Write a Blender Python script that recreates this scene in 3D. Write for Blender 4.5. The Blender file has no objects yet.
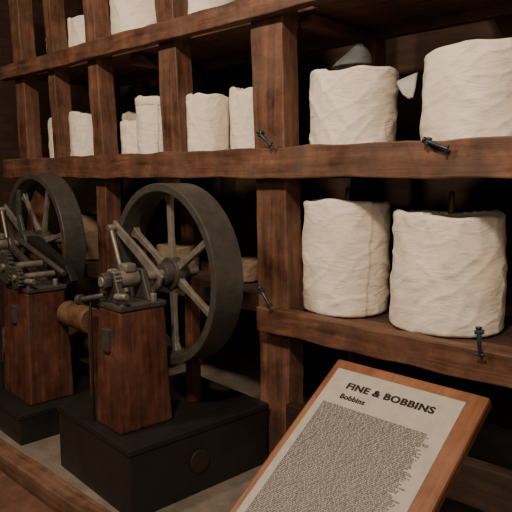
import bpy, bmesh, math, random
from mathutils import Vector, Matrix, noise, Euler
random.seed(4)
EYE=1.07
def Z(z): return z+EYE
D=bpy.data; C=bpy.context
col=C.scene.collection

# ---------------- materials ----------------
def newmat(name):
    m=D.materials.new(name); m.use_nodes=True
    nt=m.node_tree; b=nt.nodes['Principled BSDF']
    return m,nt,b
def ramp(nt,fac,stops):
    r=nt.nodes.new('ShaderNodeValToRGB')
    el=r.color_ramp.elements
    while len(el)<len(stops): el.new(0.5)
    for e,(p,c) in zip(el,stops):
        e.position=p; e.color=(*c,1)
    nt.links.new(fac,r.inputs[0]); return r.outputs[0]
def texco(nt,scale,kind='Object'):
    t=nt.nodes.new('ShaderNodeTexCoord'); mp=nt.nodes.new('ShaderNodeMapping')
    mp.inputs['Scale'].default_value=scale
    nt.links.new(t.outputs[kind],mp.inputs[0]); return mp.outputs[0]
def noi(nt,v,scale,detail=6,rough=.6,dist=0):
    n=nt.nodes.new('ShaderNodeTexNoise'); n.inputs['Scale'].default_value=scale
    n.inputs['Detail'].default_value=detail; n.inputs['Roughness'].default_value=rough
    n.inputs['Distortion'].default_value=dist
    nt.links.new(v,n.inputs['Vector']); return n.outputs['Fac']
def bump(nt,b,h,st,dist=.01,prev=None):
    n=nt.nodes.new('ShaderNodeBump'); n.inputs['Strength'].default_value=st
    n.inputs['Distance'].default_value=dist
    nt.links.new(h,n.inputs['Height'])
    if prev: nt.links.new(prev,n.inputs['Normal'])
    nt.links.new(n.outputs[0],b.inputs['Normal']); return n.outputs[0]
def wood(name,axis,c0,c1,c2,rough=.5,grime=None):
    m,nt,b=newmat(name)
    s=[22,22,22]; s['xyz'.index(axis)]=1.6
    v=texco(nt,s); f=noi(nt,v,1.6,8,.65,.6)
    v2=texco(nt,(3,3,3)); g=noi(nt,v2,2.2,6,.65)
    mx=nt.nodes.new('ShaderNodeMath'); mx.operation='MULTIPLY_ADD'
    nt.links.new(f,mx.inputs[0]); mx.inputs[1].default_value=.5
    mm=nt.nodes.new('ShaderNodeMath'); mm.operation='MULTIPLY'; mm.inputs[1].default_value=.5
    nt.links.new(g,mm.inputs[0]); nt.links.new(mm.outputs[0],mx.inputs[2])
    cc=ramp(nt,mx.outputs[0],[(.36,c0),(.5,c1),(.64,c2)])
    if grime:
        gv=noi(nt,texco(nt,(1,1,1)),7,8,.7,.5)
        gm=ramp(nt,gv,[(.42,(0,0,0)),(.66,(.75,.75,.75))])
        mix=nt.nodes.new('ShaderNodeMix'); mix.data_type='RGBA'
        nt.links.new(gm,mix.inputs[0]); nt.links.new(cc,mix.inputs[6]); mix.inputs[7].default_value=(*grime,1)
        cc=mix.outputs[2]
    nt.links.new(cc,b.inputs['Base Color'])
    rr=ramp(nt,g,[(.3,(rough-.1,)*3),(.7,(rough+.25,)*3)]); nt.links.new(rr,b.inputs['Roughness'])
    bump(nt,b,f,.45,.004)
    return m
DK=((.032,.014,.009),(.13,.056,.033),(.24,.115,.070))
W={a:wood('rack_wood_'+a,a,*DK,grime=(.06,.038,.028)) for a in 'xyz'}
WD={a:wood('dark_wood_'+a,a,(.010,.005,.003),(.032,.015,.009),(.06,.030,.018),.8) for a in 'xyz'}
WM={a:wood('machine_wood_'+a,a,(.022,.008,.006),(.09,.031,.019),(.18,.068,.040),.42,grime=(.03,.017,.013)) for a in 'xyz'}
WS={a:wood('sign_wood_'+a,a,(.11,.045,.022),(.19,.078,.038),(.26,.118,.06),.4) for a in 'xyz'}
WC=wood('curb_wood','x',(.05,.025,.016),(.14,.07,.045),(.23,.125,.085),.6)
WT=wood('roller_wood','x',(.06,.03,.016),(.11,.058,.03),(.17,.094,.05),.5)

def cloth(name,a,bc):
    m,nt,b=newmat(name)
    v=texco(nt,(1,1,1)); n1=noi(nt,v,9,6,.6,.3)
    c=ramp(nt,n1,[(.3,bc),(.6,a)])
    nt.links.new(c,b.inputs['Base Color']); b.inputs['Roughness'].default_value=.85
    n2=noi(nt,v,170,5,.8)
    p=bump(nt,b,n2,.5,.0032)
    v3=texco(nt,(1.8,1.8,5)); n3=noi(nt,v3,4.5,5,.55,1.3)
    bump(nt,b,n3,.5,.014,p)
    return m
CW=cloth('white_cotton',(.80,.74,.66),(.68,.61,.53))
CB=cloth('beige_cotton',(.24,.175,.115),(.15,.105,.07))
CG=cloth('gray_cloth',(.10,.11,.12),(.045,.05,.055))
CL=cloth('pale_paper',(.42,.42,.41),(.30,.30,.30))

def metal(name,c,rough,met=.8,sc=30,rust=None):
    m,nt,b=newmat(name); v=texco(nt,(1,1,1)); n=noi(nt,v,sc,6,.65)
    cc=ramp(nt,n,[(.3,tuple(x*.55 for x in c)),(.7,c)])
    if rust:
        gv=noi(nt,v,9,8,.7,.5); gm=ramp(nt,gv,[(.5,(0,0,0)),(.68,(.8,.8,.8))])
        mix=nt.nodes.new('ShaderNodeMix'); mix.data_type='RGBA'
        nt.links.new(gm,mix.inputs[0]); nt.links.new(cc,mix.inputs[6]); mix.inputs[7].default_value=(*rust,1)
        cc=mix.outputs[2]
    nt.links.new(cc,b.inputs['Base Color']); b.inputs['Metallic'].default_value=met
    b.inputs['Roughness'].default_value=rough; bump(nt,b,n,.2,.003); return m
IRON=metal('wheel_iron',(.080,.076,.072),.48,.3,rust=(.07,.045,.033))
STEEL=metal('worn_steel',(.30,.28,.25),.45,.5,rust=(.14,.09,.06))
BLK=metal('black_paint',(.020,.019,.018),.42,.1,8)
CLAMPM=metal('clamp_iron',(.04,.06,.068),.4,.5)

def stone(name,c0,c1,sc,bs=.3):
    m,nt,b=newmat(name); v=texco(nt,(1,1,1)); n=noi(nt,v,sc,8,.7)
    nt.links.new(ramp(nt,n,[(.3,c0),(.7,c1)]),b.inputs['Base Color'])
    b.inputs['Roughness'].default_value=.85; bump(nt,b,n,bs,.01); return m
PLAT=stone('platform_gray',(.10,.082,.07),(.22,.185,.16),9)
FLOORM=stone('floor_red_brown',(.07,.03,.019),(.17,.08,.052),14)

def brick():
    m,nt,b=newmat('old_brick'); v=texco(nt,(1,1,1))
    t=nt.nodes['Mapping']; t.inputs['Rotation'].default_value=(0,math.radians(90),math.radians(90))
    br=nt.nodes.new('ShaderNodeTexBrick'); nt.links.new(v,br.inputs[0])
    br.inputs['Scale'].default_value=4.5
    br.inputs['Color1'].default_value=(.05,.022,.015,1); br.inputs['Color2'].default_value=(.035,.016,.011,1)
    br.inputs['Mortar'].default_value=(.028,.016,.012,1)
    nt.links.new(br.outputs['Color'],b.inputs['Base Color']); b.inputs['Roughness'].default_value=.9
    bump(nt,b,br.outputs['Fac'],-.5,.01); return m
BRICK=brick()

# ---------------- helpers ----------------
def empty(name,loc,rz=0,rx=0):
    o=D.objects.new(name,None); o.location=loc; o.rotation_euler=(rx,0,rz); o.empty_display_size=.05
    col.objects.link(o); return o
def mk(name,bm,mat,loc=(0,0,0),parent=None,smooth=False,bevel=0,rot=(0,0,0)):
    me=D.meshes.new(name); bmesh.ops.recalc_face_normals(bm,faces=bm.faces[:]); bm.to_mesh(me); bm.free()
    if smooth:
        for p in me.polygons: p.use_smooth=True
    o=D.objects.new(name,me); col.objects.link(o); me.materials.append(mat)
    o.location=loc; o.rotation_euler=rot
    if parent: o.parent=parent
    if bevel:
        md=o.modifiers.new('bev','BEVEL'); md.width=bevel; md.segments=2; md.limit_method='ANGLE'
    return o
def box(name,x0,x1,y0,y1,z0,z1,mat,parent=None,bevel=.004,rot=(0,0,0),org=None,worn=0,taper=None):
    c=Vector(((x0+x1)/2,(y0+y1)/2,(z0+z1)/2)); bm=bmesh.new()
    bmesh.ops.create_cube(bm,size=1)
    bmesh.ops.scale(bm,vec=(x1-x0,y1-y0,z1-z0),verts=bm.verts)
    if taper:
        for v in bm.verts:
            if v.co.z>0: v.co.x*=taper; v.co.y*=taper
    if worn:
        L=max(range(3),key=lambda i:(x1-x0,y1-y0,z1-z0)[i]); n=int((x1-x0,y1-y0,z1-z0)[L]/.05)
        ed=[e for e in bm.edges if abs((e.verts[0].co-e.verts[1].co)[L])>abs((x1-x0,y1-y0,z1-z0)[L])*.5]
        bmesh.ops.subdivide_edges(bm,edges=ed,cuts=max(n,2))
        s=random.random()*50
        for v in bm.verts:
            d=noise.noise_vector(Vector(v.co)*7+Vector((s,s,s)))*worn+noise.noise_vector(Vector(v.co)*25+Vector((s,s,s)))*worn*.3
            d[L]=0; v.co+=d
    off=parent.location if (parent and org=='world') else Vector((0,0,0))
    return mk(name,bm,mat,c-off,parent,False,bevel,rot)
def cyl(name,p0,p1,r0,r1,mat,parent=None,seg=24,off=Vector((0,0,0)),bevel=.002):
    p0=Vector(p0);p1=Vector(p1);d=p1-p0; bm=bmesh.new()
    bmesh.ops.create_cone(bm,cap_ends=True,segments=seg,radius1=r0,radius2=r1,depth=d.length)
    q=d.to_track_quat('Z','Y')
    o=mk(name,bm,mat,(p0+p1)/2-off,parent,False,bevel,q.to_euler())
    for p in o.data.polygons: p.use_smooth=len(p.vertices)==4
    return o

# ---------------- room ----------------
box('floor',-5,2.5,-2.5,2.5,-.1,0,FLOORM,bevel=0)
box('wall_back',-5,2.5,2.42,2.52,0,2.75,WD['x'],bevel=0)
box('wall_left',-4.1,-4.0,-2.5,2.42,0,2.75,BRICK,bevel=0)
box('ceiling',-5,2.5,-2.5,2.5,2.75,2.83,WD['x'],bevel=0)
for i,x in enumerate((-3.4,-2.6,-1.8,-1.0,-.2)):
    box('trim_%d'%(i+1),x-.06,x+.06,-2.4,2.4,2.60,2.75,WD['y'])
pl=empty('display_platform',(-1.5,1.5,0))
box('platform_slab',-3.98,1.2,.955,2.4,0,.06,PLAT,pl,.002,org='world')
box('front_curb',-3.98,1.2,.885,.952,0,.066,WC,pl,.006,org='world',worn=.004)

# ---------------- rack ----------------
rk=empty('storage_rack',(-1.5,1.75,.06))
def rb(*a,**k): return box(*a,rk,org='world',**k)
X0,X1=-3.3,.45
rb('top_rail',X0,X1,1.50,1.545,Z(.525),Z(.595),W['x'],worn=.006)
rb('middle_rail',X0,X1,1.495,1.54,Z(.0),Z(.100),W['x'],worn=.007)
rb('lower_rail',-1.39,X1,1.49,1.535,Z(-.525),Z(-.44),W['x'],worn=.007)
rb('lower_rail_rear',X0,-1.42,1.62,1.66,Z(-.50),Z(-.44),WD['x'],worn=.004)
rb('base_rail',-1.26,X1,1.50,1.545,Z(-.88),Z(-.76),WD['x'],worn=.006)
posts=[(-3.20,.10,4),(-2.83,.065,5),(-2.46,.08,6),(-1.95,.11,5),(-1.425,.14,3.2),(.1,.12,0)]
for i,(x,w,lean) in enumerate(posts):
    low=Z(-1.01)
    if i in(1,3): low=Z(.0)
    o=rb('post_%d'%(i+1),x,x+w,1.546,1.63,low,Z(1.12),W['z'],worn=.005)
    if lean:
        bm=bmesh.new(); bm.from_mesh(o.data)
        zc=o.location.z+.06
        piv=Z(.0) if i!=4 else Z(-.6)
        for v in bm.verts:
            wz=v.co.z+zc
            if wz>piv: v.co.x-=(wz-piv)*math.tan(math.radians(lean*.7))
        bm.to_mesh(o.data); bm.free()
for x in (-3.2,-2.47,-1.395,-.52,.1):
    rb('rear_post',x,x+.1,2.06,2.14,.06,Z(1.3),W['z'],worn=.004)
for z in (.52,.02,-.5):
    rb('rear_rail',X0,X1,2.02,2.058,Z(z),Z(z+.075),W['x'],worn=.004)
for z in (.575,.075,-.455):
    y=1.635
    while y<2.0:
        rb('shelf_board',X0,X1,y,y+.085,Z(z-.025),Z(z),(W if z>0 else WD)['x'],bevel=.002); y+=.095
    rb('shelf_board',-1.25,.09,1.546,1.632,Z(z-.025),Z(z),W['x'],bevel=.002)
for x in (-2.3,-1.33,-.42):
    for z in (.545,.045,-.485):
        rb('bearer',x,x+.05,1.64,2.01,Z(z-.045),Z(z-.001),W['y'])
b=rb('brace',-.93,-.86,2.15,2.19,Z(.1),Z(1.25),W['z']); b.rotation_euler=(0,math.radians(-24),0)

# ---------------- cotton rolls ----------------
def roll(x,y,z,r,h,mat=CW,spindle=0,lean=(0,0),wob=.05,taper=1.0,lid=False,seam=None):
    s=random.random()*100
    if seam is None: seam=random.uniform(-110,-20)
    e=empty('cotton_roll',(x,y,z))
    bm=bmesh.new(); N=150
    prof=[]
    M=72
    for i in range(M+1):
        t=i/M; zz=t*h
        bul=math.sin(math.pi*t)*.008*r
        rr=r*(1+(taper-1)*t)+bul
        edge=.010
        if zz<edge: rr-=(edge-math.sqrt(max(0,edge**2-(edge-zz)**2)))*.8
        if h-zz<edge: q=edge-(h-zz); rr-=(edge-math.sqrt(max(0,edge**2-q**2)))*.8
        prof.append((rr,zz,1))
    for k in range(1,9):
        f=1-k/9; prof.append((r*taper*f*.92,h-.005*(k%2)-.002,.3))
    rings=[]
    for (rr,zz,am) in prof:
        ring=[]
        for j in range(N):
            a=2*math.pi*j/N
            ca,sa=math.cos(a),math.sin(a)
            n=noise.noise(Vector((ca*1.1+s,sa*1.1,zz*3)))*wob*.9*r
            w1=noise.noise(Vector((ca*.9+s,sa*.9,zz*9+ca*1.3+sa*.6)))
            n+=math.exp(-(w1*6)**2)*.028*r
            w2=noise.noise(Vector((ca*1.6+s+9,sa*1.6,zz*17-ca*1.5)))
            n+=math.exp(-(w2*7)**2)*.017*r
            sk=math.radians(seam)+zz*.25+noise.noise(Vector((s,3,zz*9)))*.06
            u=((a-sk)/(2*math.pi))%1.0
            n+=(.04*r)*(u**3)
            R=rr+n*am
            dz=noise.noise(Vector((ca*1.5+s,sa*1.5,7)))*.014*(zz/h)*min(1,rr/r+.2)+ (u**3)*.006*(zz/h)
            l=zz/h
            ring.append(bm.verts.new((R*ca+lean[0]*l,R*sa+lean[1]*l,max(0,zz+dz))))
        rings.append(ring)
    for a,b in zip(rings,rings[1:]):
        for j in range(N): bm.faces.new((a[j],a[(j+1)%N],b[(j+1)%N],b[j]))
    bm.faces.new(rings[0]); bm.faces.new(rings[-1])
    mk('cloth_body',bm,mat,(0,0,0),e,True)
    if spindle:
        cyl('spindle',(lean[0],lean[1],h-.05),(lean[0]+.004,lean[1],h+spindle),.010,.008,WM['z'],e)
    if lid:
        cyl('rim_band',(0,0,h-.035),(0,0,h+.002),r*taper*1.07,r*taper*1.10,CW,e,seg=48,bevel=.005)
    return e
S1=.078; S0=-.452; S2=.578
E=.0015
roll(-1.148,1.705,Z(S1)+E,.137,.262,wob=.03,seam=-100)
roll(-.738,1.71,Z(S1)+E,.148,.272,wob=.03,taper=.97,seam=-30)
roll(-.34,1.71,Z(S1)+E,.14,.27)
roll(-1.172,1.712,Z(S0)+E,.143,.372,spindle=.045,wob=.03,taper=1.0,seam=-28)
roll(-.812,1.735,Z(S0)+E,.168,.345,spindle=.065,wob=.03,taper=.94,seam=-95)
roll(-.43,1.72,Z(S0)+E,.15,.35,spindle=.05)
# left middle
roll(-1.82,1.67,Z(S1)+E,.085,.245)
roll(-1.66,1.76,Z(S1)+E,.085,.262)
roll(-2.16,1.67,Z(S1)+E,.077,.262,taper=1.05,lid=True)
roll(-2.36,1.75,Z(S1)+E,.10,.18)
roll(-2.72,1.68,Z(S1)+E,.09,.235)
roll(-3.00,1.74,Z(S1)+E,.11,.225)
roll(-2.56,1.88,Z(S1)+E,.085,.24)
# top
roll(-2.31,1.75,Z(S2)+E,.155,.42)
roll(-1.87,1.74,Z(S2)+E,.11,.26)
roll(-2.76,1.75,Z(S2)+E,.115,.21)
roll(-3.02,1.78,Z(S2)+E,.125,.19)
# lower left
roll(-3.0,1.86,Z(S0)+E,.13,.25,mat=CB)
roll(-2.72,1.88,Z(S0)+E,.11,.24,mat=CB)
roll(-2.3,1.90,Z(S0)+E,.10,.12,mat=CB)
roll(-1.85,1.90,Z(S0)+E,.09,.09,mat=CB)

def sheet(name,pts,mat,loc,th=.004):
    bm=bmesh.new(); vs=[bm.verts.new(p) for p in pts[0]]
    for f in pts[1]: bm.faces.new([vs[i] for i in f])
    o=mk(name,bm,mat,loc,None,True)
    a=o.modifiers.new('s','SOLIDIFY'); a.thickness=th
    a=o.modifiers.new('ss','SUBSURF'); a.levels=a.render_levels=1
    return o
sheet('folded_gray_cloth',([(-.08,-.05,.008),(.0,-.08,.008),(.085,-.04,.008),(-.02,-.02,.06),(.045,-.02,.085),(.01,.04,.12),(.06,.05,.008),(-.06,.05,.008)],
      [(0,1,3),(1,2,4,3),(3,4,5),(2,6,4),(4,6,5),(0,3,7),(3,5,7)]),CG,(-1.15,1.70,Z(S1)+.272))
sheet('paper_flap',([(-.05,0,.0),(.03,.0,.02),(.04,-.02,-.09),(-.01,-.015,-.06),(-.065,.03,-.01),(.03,.035,.02)],
      [(0,1,2,3),(0,4,5,1)]),CL,(-.95,1.70,Z(.305)),.003)

# ---------------- clamps ----------------
def clamp(x,y,z,ang,s=1.0):
    e=empty('rail_clamp',(x,y,z)); e.rotation_euler=(0,ang,0); e.scale=(s,s,s)
    cyl('screw',(-.03,-.012,.0),(.034,-.012,.0),.0065,.0045,CLAMPM,e)
    cyl('handle_bar',(.03,-.012,-.012),(.03,-.012,.012),.0035,.0035,CLAMPM,e)
    box('jaw',-.034,-.022,-.018,.0,-.011,.011,CLAMPM,e,.003)
    cyl('knob',(-.042,-.012,0),(-.034,-.012,0),.009,.007,CLAMPM,e)
clamp(-1.335,1.488,Z(.125),math.radians(40))
clamp(-.735,1.488,Z(.085),math.radians(22))
clamp(-.595,1.48,Z(-.415),math.radians(85))
clamp(-1.325,1.48,Z(-.40),math.radians(50))

# ---------------- flywheel machines ----------------
def wheel(e,cx,cy,cz,R,wid,nsp=6,ph=0.3):
    bm=bmesh.new(); N=96
    ri=R*.885
    prof=[(R,-wid/2),(R,wid/2),(ri+.008,wid/2),(ri,wid*.25),(ri-.004,0),(ri,-wid*.25),(ri+.008,-wid/2)]
    rings=[[bm.verts.new((r*math.cos(2*math.pi*j/N),y,r*math.sin(2*math.pi*j/N))) for r,y in prof] for j in range(N)]
    for j in range(N):
        a,b=rings[j],rings[(j+1)%N]
        for k in range(len(prof)):
            k2=(k+1)%len(prof); bm.faces.new((a[k],a[k2],b[k2],b[k]))
    o=mk('wheel_rim',bm,IRON,(cx,cy,cz),e,False,.003)
    bm=bmesh.new()
    for i in range(nsp):
        a=ph+2*math.pi*i/nsp
        L=ri-.01
        prof2=[(0.02,.016,.011),(L*.5,.0105,.008),(L*.93,.012,.009),(ri+.004,.022,.014)]
        last=None
        for (d,w,t) in prof2:
            c=Vector((math.cos(a)*d,0,math.sin(a)*d)); n=Vector((-math.sin(a),0,math.cos(a)))
            q=[bm.verts.new(c+n*w*sx+Vector((0,t*sy,0))) for sx,sy in((-1,-1),(1,-1),(1,1),(-1,1))]
            if last:
                for k in range(4): bm.faces.new((last[k],last[(k+1)%4],q[(k+1)%4],q[k]))
            last=q
    mk('wheel_spokes',bm,STEEL,(cx,cy,cz),e,False,.003)
    cyl('wheel_hub',(cx,cy-.045,cz),(cx,cy+.045,cz),.038,.038,IRON,e)
    cyl('hub_flange',(cx,cy-.018,cz),(cx,cy+.018,cz),.055,.055,IRON,e)

def strip(name,pts,w,t,y,mat,e,bev=.003):
    bm=bmesh.new(); last=None; P=[Vector((p[0],0,p[1])) for p in pts]
    for i,p in enumerate(P):
        d=(P[min(i+1,len(P)-1)]-P[max(i-1,0)]).normalized(); n=Vector((-d.z,0,d.x)); ww=w[i] if isinstance(w,(list,tuple)) else w
        q=[bm.verts.new(p-P[0]+n*ww*sx+Vector((0,t*sy,0))) for sx,sy in((-1,-1),(1,-1),(1,1),(-1,1))]
        if last:
            for k in range(4): bm.faces.new((last[k],last[(k+1)%4],q[(k+1)%4],q[k]))
        else: bm.faces.new(q)
        last=q
    bm.faces.new(last[::-1])
    return mk(name,bm,mat,(P[0].x,y,P[0].z),e,False,bev)
def gear(name,x,y,z,r,w,nt_,mat,e):
    bm=bmesh.new(); f=[];g=[]
    for i in range(nt_*4):
        a=2*math.pi*i/(nt_*4); rr=r if i%4 in(0,1) else r*.86
        f.append(bm.verts.new((rr*math.cos(a),-w/2,rr*math.sin(a)))); g.append(bm.verts.new((rr*math.cos(a),w/2,rr*math.sin(a))))
    bm.faces.new(f); bm.faces.new(g[::-1])
    for k in range(len(f)): bm.faces.new((f[k],f[(k+1)%len(f)],g[(k+1)%len(f)],g[k]))
    return mk(name,bm,mat,(x,y,z),e,False,.0015)

def machine(cx,cy,rot,pw,pd,ph,px0,px1,py0,py1,ptop,wx,wy,wz,R,phs,wid=.085,second=False):
    e=empty('flywheel_machine',(cx,cy,.06),rz=rot)
    z0=-1.01
    L=lambda z:z-z0
    box('plinth',-pw,0,0,pd,.0,ph-.02,BLK,e,.004)
    box('plinth_top',-pw-.004,.004,-.004,pd+.004,ph-.02,ph,BLK,e,.004)
    pc=(px0+px1)/2; yc=(py0+py1)/2
    box('wooden_pedestal',px0,px1,py0,py1,ph,L(ptop),WM['z'],e,.008,worn=.003,taper=.84)
    hw=(px1-px0)/2*.9
    box('bearing_plate',pc-hw,pc+hw,py0+.015,py1-.01,L(ptop),L(ptop)+.018,IRON,e,.004)
    az=L(wz)
    for yy in (yc-.055,yc+.045):
        bm=bmesh.new()
        pts=[(pc-.05,L(ptop)+.018),(pc+.05,L(ptop)+.018),(wx+.035,az),(wx+.025,az+.028),(wx-.025,az+.028),(wx-.035,az)]
        f=[bm.verts.new((p[0]-pc,-.011,p[1]-az)) for p in pts]; g=[bm.verts.new((p[0]-pc,.011,p[1]-az)) for p in pts]
        bm.faces.new(f); bm.faces.new(g[::-1])
        for k in range(6): bm.faces.new((f[k],f[(k+1)%6],g[(k+1)%6],g[k]))
        mk('bearing_bracket',bm,IRON,(pc,yy,az),e,False,.004)
    cyl('axle',(wx,py0-.0,az),(wx,wy+.10,az),.016,.016,STEEL,e)
    cyl('axle_collar',(wx,yc-.04,az),(wx,yc+.03,az),.028,.028,STEEL,e)
    cyl('axle_nut',(wx,py0+.005,az),(wx,py0+.028,az),.028,.028,IRON,e,seg=6)
    for dx in(-1,1):
        for dy in (-.06,.05):
            cyl('bolt',(pc+dx*hw*.75,yc+dy,L(ptop)+.015),(pc+dx*hw*.75,yc+dy,L(ptop)+.042),.011,.011,STEEL,e,seg=6)
    strip('crank_arm',[(wx+.03,az-.02),(wx-.10,az+.06),(wx-.275,az+.155)],[.021,.018,.016],.006,wy-.065,STEEL,e)
    cyl('crank_pin',(wx-.25,wy-.10,az+.143),(wx-.25,wy-.058,az+.143),.012,.012,STEEL,e)
    cyl('connecting_rod',(wx-.25,wy-.09,az+.143),(wx-.15,wy-.09,L(ptop)+.01),.008,.008,STEEL,e,seg=12)
    cyl('lever_rod',(px0-.012,py0-.0,ph),(px0-.008,py0-.0,L(ptop)+.03),.0045,.0045,BLK,e,seg=12)
    cyl('lever_arm',(px0-.03,py0-.02,L(ptop)+.02),(px0+.05,py0+.02,L(ptop)+.04),.009,.009,IRON,e,seg=12)
    cyl('lever_knob',(px0-.042,py0-.024,L(ptop)+.018),(px0-.025,py0-.02,L(ptop)+.021),.017,.017,IRON,e)
    box('oil_cup',wx-.022,wx+.022,yc-.02,yc+.02,az+.022,az+.050,STEEL,e,.006)
    box('latch_plate',pc-.02,pc+.02,py0-.002,py0+.02,L(ptop)-.13,L(ptop)-.06,IRON,e,.002)
    box('rear_support',wx-.02,wx+.02,wy+.06,wy+.10,ph,az-.017,WM['z'],e,.004)
    gear('pinion',wx,py0+.045,az,.038,.022,16,STEEL,e)
    cyl('clamp_screw',(pc+hw*.6,py0+.02,L(ptop)+.045),(pc+hw*1.25,py0+.03,L(ptop)+.05),.012,.010,STEEL,e,seg=16)
    wheel(e,wx,wy,az,R,wid,6,phs)
    if second:
        strip('cast_arm',[(pc+.09,L(ptop)+.01),(pc+.06,L(ptop)+.06),(wx+.12,az+.01),(wx,az+.0)],[.036,.03,.026,.032],.016,wy-.085,BLK,e)
        strip('cast_arm',[(pc-.08,L(ptop)+.01),(wx+.04,az-.10),(wx-.10,az-.06),(wx-.24,az-.0)],[.034,.03,.026,.022],.016,wy-.095,BLK,e)
        strip('cast_arm',[(wx-.02,az+.0),(wx-.07,az+.12),(wx-.06,az+.24)],[.024,.018,.014],.008,wy-.08,IRON,e)
        strip('cast_arm',[(px0+.02,L(ptop)+.01),(px0-.10,L(ptop)-.02),(px0-.20,L(ptop)+.05),(px0-.30,L(ptop)+.06)],[.026,.024,.022,.02],.016,yc,IRON,e)
        cyl('crank_boss',(wx,wy-.11,az),(wx,wy-.05,az),.055,.055,IRON,e)
        gear('drive_gear',pc-.05,yc-.09,L(ptop)+.09,.07,.02,22,IRON,e)
        gear('drive_gear',pc+.06,yc-.09,L(ptop)+.06,.045,.022,16,IRON,e)
        cyl('gear_shaft',(pc-.05,yc-.11,L(ptop)+.09),(pc-.05,yc+.06,L(ptop)+.09),.014,.014,STEEL,e)
        cyl('gear_shaft',(pc+.06,yc-.11,L(ptop)+.06),(pc+.06,yc+.06,L(ptop)+.06),.012,.012,STEEL,e)
        cyl('link_rod',(wx+.0,wy-.12,az+.02),(pc+.10,wy-.12,L(ptop)+.06),.012,.012,IRON,e)
        box('wooden_block',-pw+.03,-pw+.17,.08,.22,ph,ph+.30,WM['z'],e,.006,worn=.002)
        cyl('wooden_drum',(px1+.005,.24,L(-.54)),(px1+.20,.24,L(-.54)),.05,.05,WT,e,seg=40,bevel=.004)
        cyl('drum_axle',(px1-.06,.24,L(-.54)),(px1+.23,.24,L(-.54)),.012,.012,IRON,e)
        box('drum_trestle',px1+.208,px1+.232,.215,.265,.0,L(-.515),WM['z'],e,.003)
    return e
m1=machine(-1.40,.962,math.radians(-4.5),.48,.555,.222,-.262,-.105,.03,.225,-.405,-.20,.30,-.319,.302,math.radians(32),wid=.11)
m2=machine(-2.13,.975,math.radians(-3),.87,.50,.12,-.325,-.06,.07,.26,-.445,-.54,.37,-.295,.318,math.radians(12),wid=.10,second=True)
cyl('plinth_boss',(0.0,.25,.11),(.008,.25,.11),.038,.038,metal('boss_brown',(.045,.03,.022),.6,.3),m1)

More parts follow.
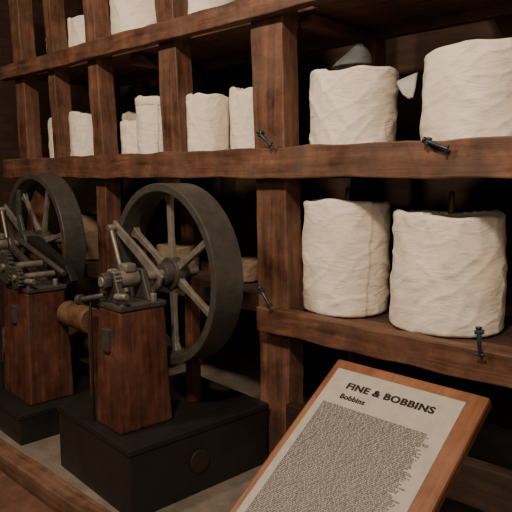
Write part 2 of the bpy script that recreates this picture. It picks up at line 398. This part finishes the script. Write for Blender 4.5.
# ---------------- info sign ----------------
def signboard():
    e=empty('information_sign',(-.580,.845,Z(-.546)),rz=math.radians(-1.5),rx=math.radians(33.4))
    w,l=.343,.53
    box('backing_board',-w/2,w/2,-l/2,l/2,-.020,.006,WS['y'],e,.006)
    pm,nt,b=newmat('printed_panel'); v=texco(nt,(1,1,1)); n=noi(nt,v,40,4,.6)
    nt.links.new(ramp(nt,n,[(.3,(.31,.29,.265)),(.7,(.375,.35,.32))]),b.inputs['Base Color']); b.inputs['Roughness'].default_value=.6
    x0,x1=-w/2+.018,w/2-.036; y1=l/2-.026; y0=-l/2+.03
    box('panel',x0,x1,y0,y1,.004,.0075,pm,e,.0008)
    ink,nt,b=newmat('ink'); b.inputs['Roughness'].default_value=.8
    n=noi(nt,texco(nt,(1,1,1)),50); nt.links.new(ramp(nt,n,[(.3,(.01,.01,.01)),(.7,(.02,.018,.016))]),b.inputs['Base Color'])
    ink2,nt,b=newmat('ink_gray'); n=noi(nt,texco(nt,(1,1,1)),50); nt.links.new(ramp(nt,n,[(.3,(.10,.095,.09)),(.7,(.14,.13,.12))]),b.inputs['Base Color'])
    def txt(s,x,y,size,m,bold=0,sp=1.0,ls=1.0):
        c=D.curves.new('txt','FONT'); c.body=s; c.size=size; c.offset=bold; c.extrude=.0003; c.align_y='TOP'; c.space_line=ls; c.space_character=sp
        o=D.objects.new('printed_text',c); o.location=(x,y,.0079); o.parent=e; col.objects.link(o); c.materials.append(m); return o
    h=txt('FINE & BOBBINS',x0+.046,y1-.028,.0215,ink,.00065,1.1)
    for d in (-.0006,.0006):
        k=h.copy(); k.data=h.data; k.location.x+=d; k.location.z+=.00005; col.objects.link(k)
        k.name='printed_text_bold'
    h2=txt('Bobbins',x0+.046,y1-.058,.017,ink,.0005,1.1)
    k=h2.copy(); k.location.x+=.0006; col.objects.link(k)
    random.seed(8)
    words='the cotton was wound on wheel and bobbin by hand mill engine spun yarn from raw fibre driven with belt shaft of steam great rolls stored here until woven into cloth for trade in town'.split()
    lines=[]
    for i in range(100):
        s=''
        while len(s)<110: s+=random.choice(words)+' '
        lines.append(s[:110])
    b_=txt('\n'.join(lines),x0+.018,y1-.088,.0050,ink2,.00014,1.0,.70)
    C.view_layer.update()
    b_.scale=((x1-x0-.036)/b_.dimensions.x,1,1)
    sc=(x1-x0-.092)/h.dimensions.x
    for o in list(e.children):
        if o.data==h.data: o.scale=(sc,1,1)
    return e
sg=signboard()
st=empty('sign_stand',(-.575,.76,.0))
box('stand_column',-.03,.03,-.03,.03,.012,.43,WS['z'],st,.004)
box('stand_foot',-.14,.14,-.03,.03,.0,.012,BLK,st,.003)

# ---------------- lights ----------------
def area(name,loc,tgt,size,e,c=(1,.785,.57)):
    l=D.lights.new(name,'AREA'); l.energy=e; l.size=size; l.color=c; l.shape='DISK'
    o=D.objects.new(name,l); o.location=loc; col.objects.link(o)
    o.rotation_euler=(Vector(tgt)-Vector(loc)).to_track_quat('-Z','Y').to_euler(); return o
area('ceiling_lamp',(-.35,-.25,2.5),(-1.2,1.6,1.0),.22,56)
area('ceiling_lamp.001',(-2.0,-.2,2.5),(-2.1,1.6,1.0),.22,30)
area('front_fill',(.5,-1.2,1.8),(-1.2,1.7,1.1),.7,15,(1,.82,.64))  # added fill, no ceiling fitting: lifts the rear beams from the camera side
w=D.worlds.new('world'); C.scene.world=w; w.use_nodes=True
w.node_tree.nodes['Background'].inputs[0].default_value=(1,.82,.66,1)
w.node_tree.nodes['Background'].inputs[1].default_value=.04

# ---------------- camera ----------------
cam=D.cameras.new('cam'); cam.lens=42.19; cam.sensor_width=36; cam.clip_start=.02
co=D.objects.new('camera',cam); col.objects.link(co); co.location=(0,0,EYE)
th=math.radians(47); p=math.radians(7.41)
F=Vector((-math.cos(th)*math.cos(p),math.sin(th)*math.cos(p),-math.sin(p)))
q=F.to_track_quat('-Z','Y'); 
co.rotation_euler=q.to_euler()
C.scene.camera=co
